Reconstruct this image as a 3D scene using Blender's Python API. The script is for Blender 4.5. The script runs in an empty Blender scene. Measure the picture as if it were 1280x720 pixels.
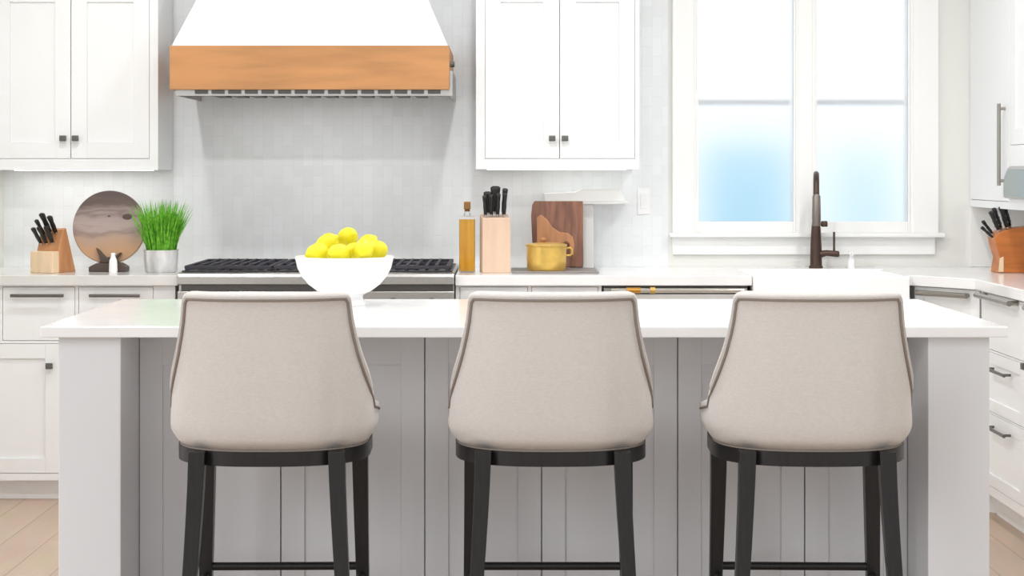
import bpy, bmesh, math, random
from mathutils import Vector, Matrix, Euler
random.seed(7)
D = bpy.data
SC = bpy.context.scene
COL = SC.collection
PI = math.pi
F = 2200.0; VX = 628.0; HY = 215.0; EYE = 1.338
def PX(px, d): return (px - VX) * d / F          # world X of an image column at depth d
def PZ(py, d): return EYE - (py - HY) * d / F    # world Z of an image row at depth d

# ------------------------------------------------------------------ materials
MATS = {}
def lin(c):
    return tuple(((v/255)/12.92 if v/255 <= .04045 else ((v/255+.055)/1.055)**2.4) for v in c)
def mat(name, rgb, rough=.5, metal=0, spec=.5, coat=0, trans=0, ior=1.45, noise=0, nscale=20, nstretch=(1,1,1), rgb2=None, bump=0, bscale=200, emit=None, sheen=0):
    m = D.materials.new(name); m.use_nodes = True
    nt = m.node_tree; b = nt.nodes['Principled BSDF']
    b.inputs['Base Color'].default_value = (*lin(rgb), 1)
    b.inputs['Roughness'].default_value = rough
    b.inputs['Metallic'].default_value = metal
    b.inputs['Specular IOR Level'].default_value = spec
    b.inputs['Coat Weight'].default_value = coat
    b.inputs['Transmission Weight'].default_value = trans
    b.inputs['IOR'].default_value = ior
    if sheen: b.inputs['Sheen Weight'].default_value = sheen
    tc = nt.nodes.new('ShaderNodeTexCoord')
    if noise or rgb2:
        mp = nt.nodes.new('ShaderNodeMapping'); mp.inputs['Scale'].default_value = nstretch
        nt.links.new(tc.outputs['Object'], mp.inputs['Vector'])
        n = nt.nodes.new('ShaderNodeTexNoise'); n.inputs['Scale'].default_value = nscale; n.inputs['Detail'].default_value = 4
        nt.links.new(mp.outputs['Vector'], n.inputs['Vector'])
        r = nt.nodes.new('ShaderNodeValToRGB')
        c2 = rgb2 or tuple(max(0, v*(1-noise)) for v in rgb)
        r.color_ramp.elements[0].position = .35; r.color_ramp.elements[1].position = .65
        r.color_ramp.elements[0].color = (*lin(c2), 1); r.color_ramp.elements[1].color = (*lin(rgb), 1)
        nt.links.new(n.outputs['Fac'], r.inputs['Fac']); nt.links.new(r.outputs['Color'], b.inputs['Base Color'])
    if bump:
        n2 = nt.nodes.new('ShaderNodeTexNoise'); n2.inputs['Scale'].default_value = bscale
        nt.links.new(tc.outputs['Object'], n2.inputs['Vector'])
        bp = nt.nodes.new('ShaderNodeBump'); bp.inputs['Strength'].default_value = bump; bp.inputs['Distance'].default_value = .002
        nt.links.new(n2.outputs['Fac'], bp.inputs['Height']); nt.links.new(bp.outputs['Normal'], b.inputs['Normal'])
    if emit:
        b.inputs['Emission Color'].default_value = (*lin(rgb), 1); b.inputs['Emission Strength'].default_value = emit
    MATS[name] = m
    return m

CAB   = mat('cabinet_white_paint', (240,242,243), .38, bump=.02, bscale=300)
TRIMW = mat('trim_white_paint', (242,242,240), .4)
ISL   = mat('island_grey_paint', (220,221,224), .42, bump=.03, bscale=260)
QZ    = mat('white_quartz', (240,240,240), .12, noise=.02, nscale=6)
QZG   = mat('pale_grey_quartz', (222,221,219), .15, noise=.03, nscale=8)
WALLP = mat('warm_white_wall_paint', (228,228,223), .8, bump=.05, bscale=150)
CEILP = mat('ceiling_paint', (240,240,238), .9)
HOODW = mat('hood_white_plaster', (250,250,250), .6)
STEEL = mat('brushed_steel', (196,194,190), .32, 1, noise=.08, nscale=60, nstretch=(1,1,20))
STEELD= mat('dark_steel', (96,94,92), .4, 1)
PEWT  = mat('pewter', (112,110,106), .38, 1)
CHROME= mat('chrome', (214,210,202), .16, 1)
NICK  = mat('satin_nickel', (158,154,146), .3, 1)
BRASS = mat('polished_brass', (236,196,104), .34, .55, noise=.12, nscale=14)
BRASSL= mat('brass_bar', (214,160,80), .3, 1)
IRON  = mat('cast_iron', (52,50,58), .6, bump=.1)
BLACK = mat('black_enamel', (40,39,44), .4)
BRONZE= mat('oil_rubbed_bronze', (92,74,66), .38, .75, noise=.15, nscale=10)
EBONY = mat('ebony_stained_wood', (30,27,28), .34, noise=.3, nscale=18, nstretch=(6,6,.7))
FABRIC= mat('greige_linen', (210,205,201), .92, spec=.2, bump=.35, bscale=420, noise=.035, nscale=90, nstretch=(1,1,4), sheen=.15)
PIPING= mat('taupe_piping', (140,130,122), .85, spec=.2)
OAKB  = mat('pale_maple', (240,213,178), .5, noise=.08, nscale=6, nstretch=(4,4,1))
OAKP  = mat('pinkish_maple', (225,196,172), .5, noise=.05, nscale=6, nstretch=(4,4,1))
CHEST = mat('chestnut_wood', (189,122,70), .42, noise=.16, nscale=5, nstretch=(1,1,7))
TANW  = mat('tan_wood', (205,146,100), .5, noise=.12, nscale=8, nstretch=(4,4,1))
WALN  = mat('walnut_wood', (150,104,84), .5, noise=.25, nscale=6, nstretch=(7,2,1))
WALND = mat('light_walnut', (186,132,92), .45, noise=.15, nscale=6, nstretch=(5,2,1))
SLATE = mat('slate', (140,134,132), .5)
DKWOOD= mat('dark_stand_wood', (86,72,66), .5)
HANDLE= mat('black_knife_handle', (30,27,27), .35)
BLADE = mat('blade_steel', (205,205,205), .2, 1)
CERAM = mat('white_ceramic', (250,250,250), .22, coat=.3)
LEMON = mat('lemon_peel', (228,218,34), .45, bump=.25, bscale=60, rgb2=(208,196,18), nscale=12)
LTIP  = mat('lemon_tip', (196,190,60), .6)
BLADEG= mat('grass_blade', (132,204,58), .5, rgb2=(62,146,22), nscale=60)
SOIL  = mat('potting_soil', (60,46,34), .9)
SILV  = mat('silvered_glass', (246,246,246), .22, .12, noise=.25, nscale=16, nstretch=(1,1,.4))
AMBER = mat('amber_oil', (246,190,52), .15, spec=.5, rgb2=(226,158,28), nscale=7, nstretch=(6,6,.4))
GLASSB= mat('clear_bottle_glass', (255,255,255), .02, trans=1, ior=1.3)
STOP  = mat('bronze_stopper', (150,112,70), .35, .8)
PLATEW= mat('switch_plate_plastic', (246,246,246), .35)
GREYG = mat('grey_green_glass', (128,142,138), .25, coat=.3)
DOORG = mat('pane_frosted', (250,252,255), .5, trans=1, ior=1.16, spec=.1)
BLUE  = mat('sky_blue_panel', (168,220,244), .7, rgb2=(190,232,246), nscale=3)
OUTW  = mat('outdoor_white_render', (250,250,252), .9)
LAMPM = mat('added_lamp_lens', (255,250,240), .5, emit=2.5)  # glow of the added fill lamps

def tile_material():
    m = D.materials.new('handmade_tile'); m.use_nodes = True; nt = m.node_tree; b = nt.nodes['Principled BSDF']
    tc = nt.nodes.new('ShaderNodeTexCoord'); sx = nt.nodes.new('ShaderNodeSeparateXYZ'); cx = nt.nodes.new('ShaderNodeCombineXYZ')
    nt.links.new(tc.outputs['Object'], sx.inputs[0]); nt.links.new(sx.outputs['Z'], cx.inputs['X']); nt.links.new(sx.outputs['X'], cx.inputs['Y'])
    br = nt.nodes.new('ShaderNodeTexBrick'); br.inputs['Scale'].default_value = 1
    br.inputs['Brick Width'].default_value = .088; br.inputs['Row Height'].default_value = .044; br.inputs['Mortar Size'].default_value = .0016
    br.inputs['Mortar Smooth'].default_value = .6
    br.inputs['Color1'].default_value = (*lin((240,243,245)),1); br.inputs['Color2'].default_value = (*lin((235,238,239)),1)
    br.inputs['Mortar'].default_value = (*lin((232,234,234)),1)
    nt.links.new(cx.outputs[0], br.inputs['Vector']); nt.links.new(br.outputs['Color'], b.inputs['Base Color'])
    n = nt.nodes.new('ShaderNodeTexNoise'); n.inputs['Scale'].default_value = 16; nt.links.new(tc.outputs['Object'], n.inputs['Vector'])
    mx = nt.nodes.new('ShaderNodeMath'); mx.operation = 'MULTIPLY_ADD'; mx.inputs[1].default_value = -.6
    nt.links.new(br.outputs['Fac'], mx.inputs[0]); nt.links.new(n.outputs['Fac'], mx.inputs[2])
    bp = nt.nodes.new('ShaderNodeBump'); bp.inputs['Strength'].default_value = .22; bp.inputs['Distance'].default_value = .004
    nt.links.new(mx.outputs[0], bp.inputs['Height']); nt.links.new(bp.outputs['Normal'], b.inputs['Normal'])
    b.inputs['Roughness'].default_value = .35
    return m
TILE = tile_material()

def floor_material():
    m = D.materials.new('oak_planks'); m.use_nodes = True; nt = m.node_tree; b = nt.nodes['Principled BSDF']
    tc = nt.nodes.new('ShaderNodeTexCoord'); sx = nt.nodes.new('ShaderNodeSeparateXYZ'); cx = nt.nodes.new('ShaderNodeCombineXYZ')
    nt.links.new(tc.outputs['Object'], sx.inputs[0]); nt.links.new(sx.outputs['Y'], cx.inputs['X']); nt.links.new(sx.outputs['X'], cx.inputs['Y'])
    br = nt.nodes.new('ShaderNodeTexBrick'); br.inputs['Scale'].default_value = 1
    br.inputs['Brick Width'].default_value = 1.6; br.inputs['Row Height'].default_value = .15; br.inputs['Mortar Size'].default_value = .0018
    br.inputs['Color1'].default_value = (*lin((206,184,164)),1); br.inputs['Color2'].default_value = (*lin((188,164,144)),1)
    br.inputs['Mortar'].default_value = (*lin((150,126,106)),1)
    nt.links.new(cx.outputs[0], br.inputs['Vector'])
    mp = nt.nodes.new('ShaderNodeMapping'); mp.inputs['Scale'].default_value = (14,1,1)
    nt.links.new(tc.outputs['Object'], mp.inputs['Vector'])
    n = nt.nodes.new('ShaderNodeTexNoise'); n.inputs['Scale'].default_value = 3; n.inputs['Detail'].default_value = 6
    nt.links.new(mp.outputs[0], n.inputs['Vector'])
    mi = nt.nodes.new('ShaderNodeMix'); mi.data_type = 'RGBA'; mi.blend_type = 'MULTIPLY'; mi.inputs[0].default_value = .25
    nt.links.new(br.outputs['Color'], mi.inputs[6]); nt.links.new(n.outputs['Color'], mi.inputs[7])
    nt.links.new(mi.outputs[2], b.inputs['Base Color']); b.inputs['Roughness'].default_value = .45
    return m
FLOORM = floor_material()

def board_material():
    """round board: painted reflections as grey-brown, mauve and tan bands, streaked by grain noise"""
    m = D.materials.new('reflection_banded_board'); m.use_nodes = True; nt = m.node_tree; b = nt.nodes['Principled BSDF']
    tc = nt.nodes.new('ShaderNodeTexCoord'); sx = nt.nodes.new('ShaderNodeSeparateXYZ'); nt.links.new(tc.outputs['Object'], sx.inputs[0])
    mp = nt.nodes.new('ShaderNodeMapping'); mp.inputs['Scale'].default_value = (2.2,2,9); nt.links.new(tc.outputs['Object'], mp.inputs[0])
    n = nt.nodes.new('ShaderNodeTexNoise'); n.inputs['Scale'].default_value = 2.4; n.inputs['Detail'].default_value = 5
    nt.links.new(mp.outputs[0], n.inputs['Vector'])
    ma = nt.nodes.new('ShaderNodeMath'); ma.operation = 'MULTIPLY_ADD'; ma.inputs[1].default_value = .13
    nt.links.new(n.outputs['Fac'], ma.inputs[0]); nt.links.new(sx.outputs['Z'], ma.inputs[2])
    mr = nt.nodes.new('ShaderNodeMapRange'); mr.inputs[1].default_value = -.10; mr.inputs[2].default_value = .20
    nt.links.new(ma.outputs[0], mr.inputs[0])
    r = nt.nodes.new('ShaderNodeValToRGB'); nt.links.new(mr.outputs[0], r.inputs[0])
    es = r.color_ramp.elements  # bands paint in a polished tray's reflections, dark at the top, tan below
    es[0].position = 0; es[0].color = (*lin((196,160,132)),1); es[1].position = 1; es[1].color = (*lin((92,78,74)),1)
    for p, c in ((.2,(200,158,120)),(.42,(180,154,136)),(.5,(150,130,122)),(.55,(176,158,152)),(.68,(166,150,146)),(.74,(130,114,110)),(.78,(150,134,130)),(.88,(104,88,84))):
        e = es.new(p); e.color = (*lin(c),1)
    nt.links.new(r.outputs[0], b.inputs['Base Color']); b.inputs['Roughness'].default_value = .38
    return m
BOARDM = board_material()

# ------------------------------------------------------------------ helpers
def add_box(bm, x0,x1,y0,y1,z0,z1, mi=0):
    vs = [bm.verts.new((x,y,z)) for x in (x0,x1) for y in (y0,y1) for z in (z0,z1)]
    for q in ((0,1,3,2),(4,6,7,5),(0,4,5,1),(2,3,7,6),(0,2,6,4),(1,5,7,3)):
        f = bm.faces.new([vs[i] for i in q]); f.material_index = mi
def add_prism(bm, pts, z0, z1, axis='z'):
    """extrude polygon pts; axis z: (x,y); axis y: pts (x,z) extruded over y; axis x: pts (y,z) over x"""
    def P(a,b,c):
        return {'z':(a,b,c),'y':(a,c,b),'x':(c,a,b)}[axis]
    A = [bm.verts.new(P(a,b,z0)) for a,b in pts]; B = [bm.verts.new(P(a,b,z1)) for a,b in pts]
    n = len(pts); bm.faces.new(A[::-1]); bm.faces.new(B)
    for i in range(n): bm.faces.new((A[i],A[(i+1)%n],B[(i+1)%n],B[i]))
def add_lathe(bm, prof, seg=32, c=(0,0,0), sx=1, sy=1):
    """profile (r,z) revolved about z"""
    rings = []
    for r,z in prof:
        if r < 1e-6: rings.append([bm.verts.new((c[0],c[1],c[2]+z))])
        else: rings.append([bm.verts.new((c[0]+sx*r*math.cos(2*PI*k/seg), c[1]+sy*r*math.sin(2*PI*k/seg), c[2]+z)) for k in range(seg)])
    for a,b in zip(rings, rings[1:]):
        if len(a)==1 and len(b)==1: continue
        for k in range(seg):
            k2=(k+1)%seg
            if len(a)==1: bm.faces.new((a[0],b[k2],b[k]))
            elif len(b)==1: bm.faces.new((a[k],a[k2],b[0]))
            else: bm.faces.new((a[k],a[k2],b[k2],b[k]))
    if len(rings[0])>1: bm.faces.new(rings[0][::-1])
    if len(rings[-1])>1: bm.faces.new(rings[-1])
def add_tube(bm, pts, r, seg=10, closed=False):
    pts=[Vector(p) for p in pts]; n=len(pts); rs = r if isinstance(r,(list,tuple)) else [r]*n
    rings=[]; up=None
    for i,p in enumerate(pts):
        if closed: t=(pts[(i+1)%n]-pts[i-1])
        else: t=(pts[min(i+1,n-1)]-pts[max(i-1,0)])
        t.normalize()
        if up is None:
            up = Vector((0,0,1)) if abs(t.z)<.9 else Vector((0,1,0))
        u=(up-t*up.dot(t)).normalized(); w=t.cross(u); up=u
        rings.append([bm.verts.new(p+rs[i]*(u*math.cos(2*PI*k/seg)+w*math.sin(2*PI*k/seg))) for k in range(seg)])
    rng = range(n) if closed else range(n-1)
    for i in rng:
        a=rings[i]; b=rings[(i+1)%n]
        for k in range(seg): bm.faces.new((a[k],a[(k+1)%seg],b[(k+1)%seg],b[k]))
    if not closed: bm.faces.new(rings[0][::-1]); bm.faces.new(rings[-1])
def BM(): return bmesh.new()
def obj(name, bm, m, parent=None, bevel=0, smooth=False, segs=2, loc=None):
    bmesh.ops.recalc_face_normals(bm, faces=bm.faces)
    me = D.meshes.new(name); bm.to_mesh(me); bm.free()
    for mm in (m if isinstance(m,(list,tuple)) else [m]): me.materials.append(mm)
    if smooth:
        for p in me.polygons: p.use_smooth = True
        if smooth == 'auto' : me.set_sharp_from_angle(angle=math.radians(40))
    o = D.objects.new(name, me); COL.objects.link(o)
    if parent: o.parent = parent
    if loc: o.location = loc
    if bevel:
        md = o.modifiers.new('bevel','BEVEL'); md.width = bevel; md.segments = segs; md.limit_method='ANGLE'; md.angle_limit=math.radians(40)
        md.harden_normals=False
    return o
def tag(o, label, cat, group=None):
    o['label']=label; o['category']=cat
    if group: o['group']=group
    return o
def thing(name, label, cat, loc=(0,0,0), rz=0, group=None, rot=None):
    o = D.objects.new(name, None); COL.objects.link(o); o.empty_display_size=.1
    o.location = loc; o.rotation_euler = rot or (0,0,rz)
    return tag(o,label,cat,group)
def struct(name, bm, m, parent=None, bevel=0, smooth=False):
    o = obj(name,bm,m,parent,bevel,smooth)
    if not parent: o['kind']='structure'
    return o
def boxobj(name, b, m, parent=None, bevel=0):
    bm=BM(); add_box(bm,*b); return obj(name,bm,m,parent,bevel)
def copy_tree(o, parent=None):
    c=o.copy(); COL.objects.link(c)
    if parent: c.parent=parent
    for ch in list(o.children): copy_tree(ch,c)
    return c
def shaker_bm(x0,x1,z0,z1,y0=0,t=.02,st=.06,rec=.007,rail=None):
    bm=BM(); rail=rail or st
    add_box(bm,x0,x0+st,y0,y0+t,z0,z1); add_box(bm,x1-st,x1,y0,y0+t,z0,z1)
    add_box(bm,x0+st,x1-st,y0,y0+t,z0,z0+rail); add_box(bm,x0+st,x1-st,y0,y0+t,z1-rail,z1)
    add_box(bm,x0+st,x1-st,y0+rec,y0+t,z0+rail,z1-rail)
    return bm
def face_frame(bm, x0,x1,z0,z1, openings, y0=0,t=.02):
    xs=sorted({x0,x1,*[v for o in openings for v in o[:2]]}); zs=sorted({z0,z1,*[v for o in openings for v in o[2:]]})
    for a,b in zip(xs,xs[1:]):
        for c,d in zip(zs,zs[1:]):
            mx,mz=(a+b)/2,(c+d)/2
            if any(o[0]<mx<o[1] and o[2]<mz<o[3] for o in openings): continue
            add_box(bm,a,b,y0,y0+t,c,d)
def square_knob(parent, x, z, y=0, s=.028):
    bm=BM(); add_lathe(bm,[(.006,0),(.006,.016)],12)
    bmesh.ops.rotate(bm,verts=bm.verts,cent=(0,0,0),matrix=Matrix.Rotation(PI/2,3,'X'))
    add_box(bm,-s/2,s/2,-.028,-.014,-s/2+.002,s/2-.002)
    k=obj('knob',bm,PEWT,parent,.003,loc=(x,y,z)); k['label']='square pewter knob'; return k
def bar_pull(parent, x, z, L, y=0, r=.006, m=None, off=.03, vertical=False, name='handle'):
    bm=BM()
    if vertical:
        add_tube(bm,[(0,-off,-L/2),(0,-off,L/2)],r,10)
        for s in (-1,1): add_tube(bm,[(0,0,s*(L/2-.02)),(0,-off,s*(L/2-.02))],r*.8,8)
    else:
        add_tube(bm,[(-L/2,-off,0),(L/2,-off,0)],r,10)
        for s in (-1,1): add_tube(bm,[(s*(L/2-.02),0,0),(s*(L/2-.02),-off,0)],r*.8,8)
    o=obj(name,bm,m or PEWT,parent,smooth='auto',loc=(x,y,z)); return o

ZW = 7.76     # back wall
ZC = 7.12     # front edge of the back worktop
ZF = 7.15     # cabinet faces of the back run
XL, XR = -2.197, 2.44
# ------------------------------------------------------------------ room shell
bm=BM(); add_box(bm,-6,XR+.12,-3,ZW+.12,-.1,0); struct('floor',bm,FLOORM)
bm=BM(); add_box(bm,-3.2,XR+.12,2.6,ZW+.12,2.75,2.85); struct('ceiling',bm,CEILP)
WX0,WX1,WZ0,WZ1 = PX(867,ZW),PX(1140,ZW),PZ(291,ZW),2.35
TX = PX(835,ZW)
bm=BM()
add_box(bm,XL-.1,TX,ZW,ZW+.12,0,2.75,0)
add_box(bm,TX,WX0,ZW,ZW+.12,0,2.75,1)
add_box(bm,WX1,XR+.12,ZW,ZW+.12,0,2.75,1)
add_box(bm,WX0,WX1,ZW,ZW+.12,0,WZ0,1); add_box(bm,WX0,WX1,ZW,ZW+.12,WZ1,2.75,1)
struct('wall_back',bm,[TILE,WALLP])
bm=BM(); add_box(bm,XL-.1,XL,5.9,ZW,0,2.75); struct('wall_left',bm,WALLP)
bm=BM(); add_box(bm,XR,XR+.12,3.0,ZW,0,2.75); struct('wall_right',bm,WALLP)

# window casing, stool and apron
cx0,cx1 = PX(840,ZW),PX(1172,ZW)
bm=BM()
add_box(bm,cx0,WX0,ZW-.022,ZW,WZ0,2.46); add_box(bm,WX1,cx1,ZW-.022,ZW,WZ0,2.46); add_box(bm,cx0,cx1,ZW-.024,ZW,2.35,2.46)
struct('trim_1',bm,TRIMW,bevel=.003)
bm=BM(); add_box(bm,PX(836,ZW),PX(1178,ZW),ZW-.055,ZW+.06,WZ0-.018,WZ0); struct('trim_2',bm,TRIMW,bevel=.004)
bm=BM(); add_box(bm,cx0,PX(1168,ZW),ZW-.018,ZW,PZ(318,ZW),WZ0-.018); struct('trim_3',bm,TRIMW,bevel=.003)
mx0,mx1 = PX(997,ZW),PX(1015,ZW)
bm=BM(); add_box(bm,mx0,mx1,ZW-.016,ZW+.10,WZ0,WZ1); struct('trim_4',bm,TRIMW,bevel=.003)
for n,(a,b) in enumerate(((WX0,mx0),(mx1,WX1)),1):
    zb,zm = WZ0, PZ(127,ZW)
    bm=BM(); j=.010
    add_box(bm,a,a+j,ZW-.014,ZW+.11,zb,WZ1); add_box(bm,b-j,b,ZW-.014,ZW+.11,zb,WZ1)
    w=struct('window_%d'%n,bm,TRIMW)
    x0,x1=a+j,b-j; s=.010
    bm=BM(); y=ZW-.012
    add_box(bm,x0,x0+s,y,y+.03,zb,WZ1); add_box(bm,x1-s,x1,y,y+.03,zb,WZ1)
    add_box(bm,x0+s,x1-s,y,y+.03,zb,zb+.050); add_box(bm,x0+s,x1-s,y,y+.03,WZ1-.05,WZ1)
    so=obj('sash',bm,TRIMW,w,.003)
    bm=BM(); add_box(bm,x0+s,x1-s,y+.012,y+.016,zb+.05,WZ1-.05); obj('glass_pane',bm,DOORG,so)
    bm=BM(); add_box(bm,x0+s,x1-s,y+.10,y+.115,zm-.012,zm+.012); obj('meeting_rail',bm,TRIMW,w)
# what is seen through the lower panes
bm=BM(); add_box(bm,1.13,1.64,9.9,10.0,.0,1.50); tag(obj('garden_screen',bm,BLUE,bevel=.01),'blurred sky-blue panel seen through the lower left window pane','garden screen')
bm=BM(); add_box(bm,1.92,2.26,10.1,10.2,.0,1.48); tag(obj('garden_screen',bm,mat('aqua_panel',(204,236,242),.7,rgb2=(216,243,244),nscale=3),bevel=.01),'paler aqua panel seen through the lower right window pane','garden screen')
bm=BM(); add_box(bm,-3,6,ZW+.12,14,-.14,-.02); struct('ground',bm,OUTW)

# ------------------------------------------------------------------ upper cabinets
DU = 7.43
def upper_cabinet(label,x0,x1,doors,knobs,zbot,ztop=2.62):
    t=thing('upper_cabinet',label,'cabinet',(x0,DU,zbot))
    W=x1-x0; H=ztop-zbot
    zd0=PZ(198.5,DU)-zbot; zd1=2.125-zbot
    bm=BM(); add_box(bm,0,W,.02,ZW-DU-.001,0,H)
    ops=[(a-x0,b-x0,zd0,zd1) for a,b in doors]
    big=(min(o[0] for o in ops),max(o[1] for o in ops),zd0,zd1)
    ops2=[(a-x0,b-x0,zd1+.05,H-.06) for a,b in doors]; big2=(big[0],big[1],zd1+.05,H-.06)
    face_frame(bm,0,W,0,H,[big,big2]); obj('body',bm,CAB,t)
    g=.0018
    for (a,b,c,d),k in zip(ops,knobs):
        dd=obj('door',shaker_bm(a+g,b-g,c+g,d-g,0,.019,.066,.009,.068),CAB,t,.0012)
        square_knob(dd,k-x0,PZ(173,DU)-zbot)
    for (a,b,c,d) in ops2:
        obj('door',shaker_bm(a+g,b-g,c+g,d-g,0,.019,.066,.009,.068),CAB,t,.0012)
    bm=BM(); add_prism(bm,[(-.005,H-.05),(-.05,H+.06),(-.05,H+.13-.001),(ZW-DU-.002,H+.129),(ZW-DU-.002,H)],0,W,'x'); obj('crown_moulding',bm,CAB,t)
    return t
U=lambda p: PX(p,DU)
upper_cabinet('white shaker double-door wall cabinet left of the range hood',XL+.004,U(197.5),[(U(-8),U(88.5)),(U(88.5),U(187))],[U(80),U(95.5)],PZ(212.5,DU))
upper_cabinet('white shaker double-door wall cabinet between range hood and window',U(595),U(799),[(U(606),U(699.5)),(U(699.5),U(794))],[U(690),U(706)],PZ(211.5,DU))

# ------------------------------------------------------------------ range hood
ZH=7.16
hx0,hx1=PX(212,ZH),PX(561.5,ZH); hz0,hz1=PZ(112,ZH),PZ(57,ZH)
hood=thing('range_hood','white tapered range hood with honey wood band above the range','range hood',((hx0+hx1)/2,ZW,hz0))
W=(hx1-hx0)/2; dp=ZW-ZH; HB=hz1-hz0
bm=BM()
w0=W-.006; z0=HB; z1=2.42-hz0; zt=2.748-hz0; tw=w0-(z1-z0)*.43; td=dp-.006-(z1-z0)*.50
sec=[(w0,dp-.008,z0),(tw,td,z1),(tw,td,zt)]
rings=[[bm.verts.new(p) for p in ((-w,-.001,z),(w,-.001,z),(w,-d,z),(-w,-d,z))] for w,d,z in sec]
for a,b in zip(rings,rings[1:]):
    for k in range(4): bm.faces.new((a[k],a[(k+1)%4],b[(k+1)%4],b[k]))
bm.faces.new(rings[0][::-1]); bm.faces.new(rings[-1])
obj('canopy',bm,HOODW,hood,.004)
HWOOD=mat('honey_oak_band',(192,138,88),.45,noise=.10,nscale=3,nstretch=(1,1,7))
bm=BM(); add_box(bm,-W,W,-dp,-dp+.03,0,HB); add_box(bm,-W,-W+.03,-dp+.03,-.001,0,HB); add_box(bm,W-.03,W,-dp+.03,-.001,0,HB)
add_box(bm,-W+.03,W-.03,-dp+.03,-.001,HB-.03,HB)
b=obj('wood_band',bm,HWOOD,hood,.002); b['label']='honey-coloured wood band'
bm=BM(); # steel liner lip below the band
add_box(bm,-W+.02,W+.012,-dp+.022,-dp+.03,-.024,.01); add_box(bm,W+.001,W+.012,-dp+.03,-.004,-.024,HB-.10)
add_box(bm,-W+.02,-W+.028,-dp+.03,-.004,-.024,.01)
add_box(bm,-W+.028,W+.001,-dp+.03,-.004,.0,.01)
lin_=obj('steel_liner',bm,STEEL,hood)
bm=BM()
n=15
for k in range(n):
    c=-W+.10+k*(2*W-.12)/n; add_box(bm,c,c+.052,-dp+.014,-dp+.0218,-.016,-.001)
for k in range(12):
    c=-W+.12+k*(2*W-.2)/12; add_box(bm,c,c+.05,-dp+.06,-.06,-.012,.0)
f=obj('baffle_filter',bm,STEELD,lin_); f['label']='dark slotted filter strip'
bm=BM(); add_lathe(bm,[(.012,0),(.012,.018),(.008,.02)],14); bmesh.ops.rotate(bm,verts=bm.verts,cent=(0,0,0),matrix=Matrix.Rotation(PI/2,3,'Y'))
obj('knob',bm,STEELD,lin_,loc=(W+.0,-dp+.08,PZ(79,ZH)-hz0))

# ------------------------------------------------------------------ base run: back wall
BX=lambda p: PX(p,ZF)
SB=.878   # worktop underside
def base_cabinet(label,x0,x1,drawers,doors,depth,loc,rz=0,toe=.085,group=None,top=None):
    """drawers/doors: (x0,x1,z0,z1,hardware[,hw x,hw z])  local coords, front at y=0"""
    t=thing('base_cabinet',label,'cabinet',loc,rz,group)
    bm=BM(); top=top or SB-.001; add_box(bm,x0,x1,.0201,depth,toe,top); add_box(bm,x0,x1,.06,depth,0,toe)
    ops=[d[:4] for d in drawers]+[d[:4] for d in doors]
    face_frame(bm,x0,x1,toe,top,ops); obj('body',bm,CAB,t)
    g=.002
    for d in drawers:
        if len(d)>6 and d[6]=='slab':
            bm=BM(); add_box(bm,d[0]+g,d[1]-g,0,.019,d[2]+g,d[3]-g)
        else: bm=shaker_bm(d[0]+g,d[1]-g,d[2]+g,d[3]-g,0,.019,.045,.006)
        o=obj('drawer',bm,CAB,t,.0012)
        L,zz=d[4],d[5]
        if L: bar_pull(o,(d[0]+d[1])/2,zz,L,r=.011 if L>.4 else .0065,m=PEWT,off=.038 if L>.4 else .03)
        else: square_knob(o,d[0]+.035,zz)
    for d in doors:
        o=obj('door',shaker_bm(d[0]+g,d[1]-g,d[2]+g,d[3]-g,0,.019,.060,.008),CAB,t,.0012)
        if d[4]: square_knob(o,d[4],d[5])
    return t
# left of the range
zdt,zdb = PZ(428,ZF),.145
dr=lambda a,b,L: (BX(a),BX(b),zdt+.006,SB-.006,L,PZ(369,ZF)-.0,'slab')
base_cabinet('white base cabinet far left under the knife block and round board',XL+.004,PX(219,ZF),
   [dr(3,94,.215),dr(98,192,.205)],
   [(BX(-30),BX(75.5),PZ(592,ZF),zdt-.004,BX(63),PZ(457,ZF)),(BX(98),BX(192),PZ(592,ZF),zdt-.004,BX(110),PZ(457,ZF))],
   ZW-ZF-.002,(0,ZF,0))
RX0,RX1=PX(222,7.1),PX(568,7.1)
bm=BM(); add_box(bm,XL+.002,RX0-.003,ZC,ZW-.001,SB,.92); tag(obj('countertop',bm,QZG,bevel=.003),'pale grey stone worktop left of the range','countertop')
# right of the range, up to the sink
SX0,SX1=PX(941,7.1),PX(1137,7.1)
base_cabinet('white base cabinet between the range and the dishwasher',RX1+.004,PX(752,ZF),
   [(RX1+.02,BX(660),zdt+.006,SB-.006,.18,PZ(362,ZF)-.02,'slab'),(BX(664),BX(748),zdt+.006,SB-.006,.18,PZ(362,ZF)-.02,'slab')],
   [(RX1+.02,BX(660),.14,zdt-.004,BX(650),.6),(BX(664),BX(748),.14,zdt-.004,BX(674),.6)],ZW-ZF-.002,(0,ZF,0))
dw=thing('dishwasher','white panelled dishwasher with a long bar handle, left of the sink','dishwasher',(PX(754,ZF),ZF,0))
dww=SX0-.012-PX(754,ZF)
bm=BM(); add_box(bm,0,dww,.021,ZW-ZF-.002,.09,SB-.002); add_box(bm,0,dww,.06,ZW-ZF-.002,0,.09); obj('body',bm,STEELD,dw)
obj('door',shaker_bm(.003,dww-.003,.10,PZ(368,ZF),0,.02,.06,.008),CAB,dw,.0015)
bm=BM(); add_box(bm,.003,dww-.003,.004,.02,PZ(366.5,ZF),SB-.012); obj('control_strip',bm,STEEL,dw,.001)
bm=BM(); zz=PZ(361.5,ZF)-.002; add_tube(bm,[(.03,-.04,zz),(dww-.02,-.04,zz)],.0085,12)
for xx in (.05,dww-.035): add_tube(bm,[(xx,.004,zz),(xx,-.04,zz)],.008,10)
h=obj('handle',bm,CHROME,dw,smooth='auto')
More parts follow.
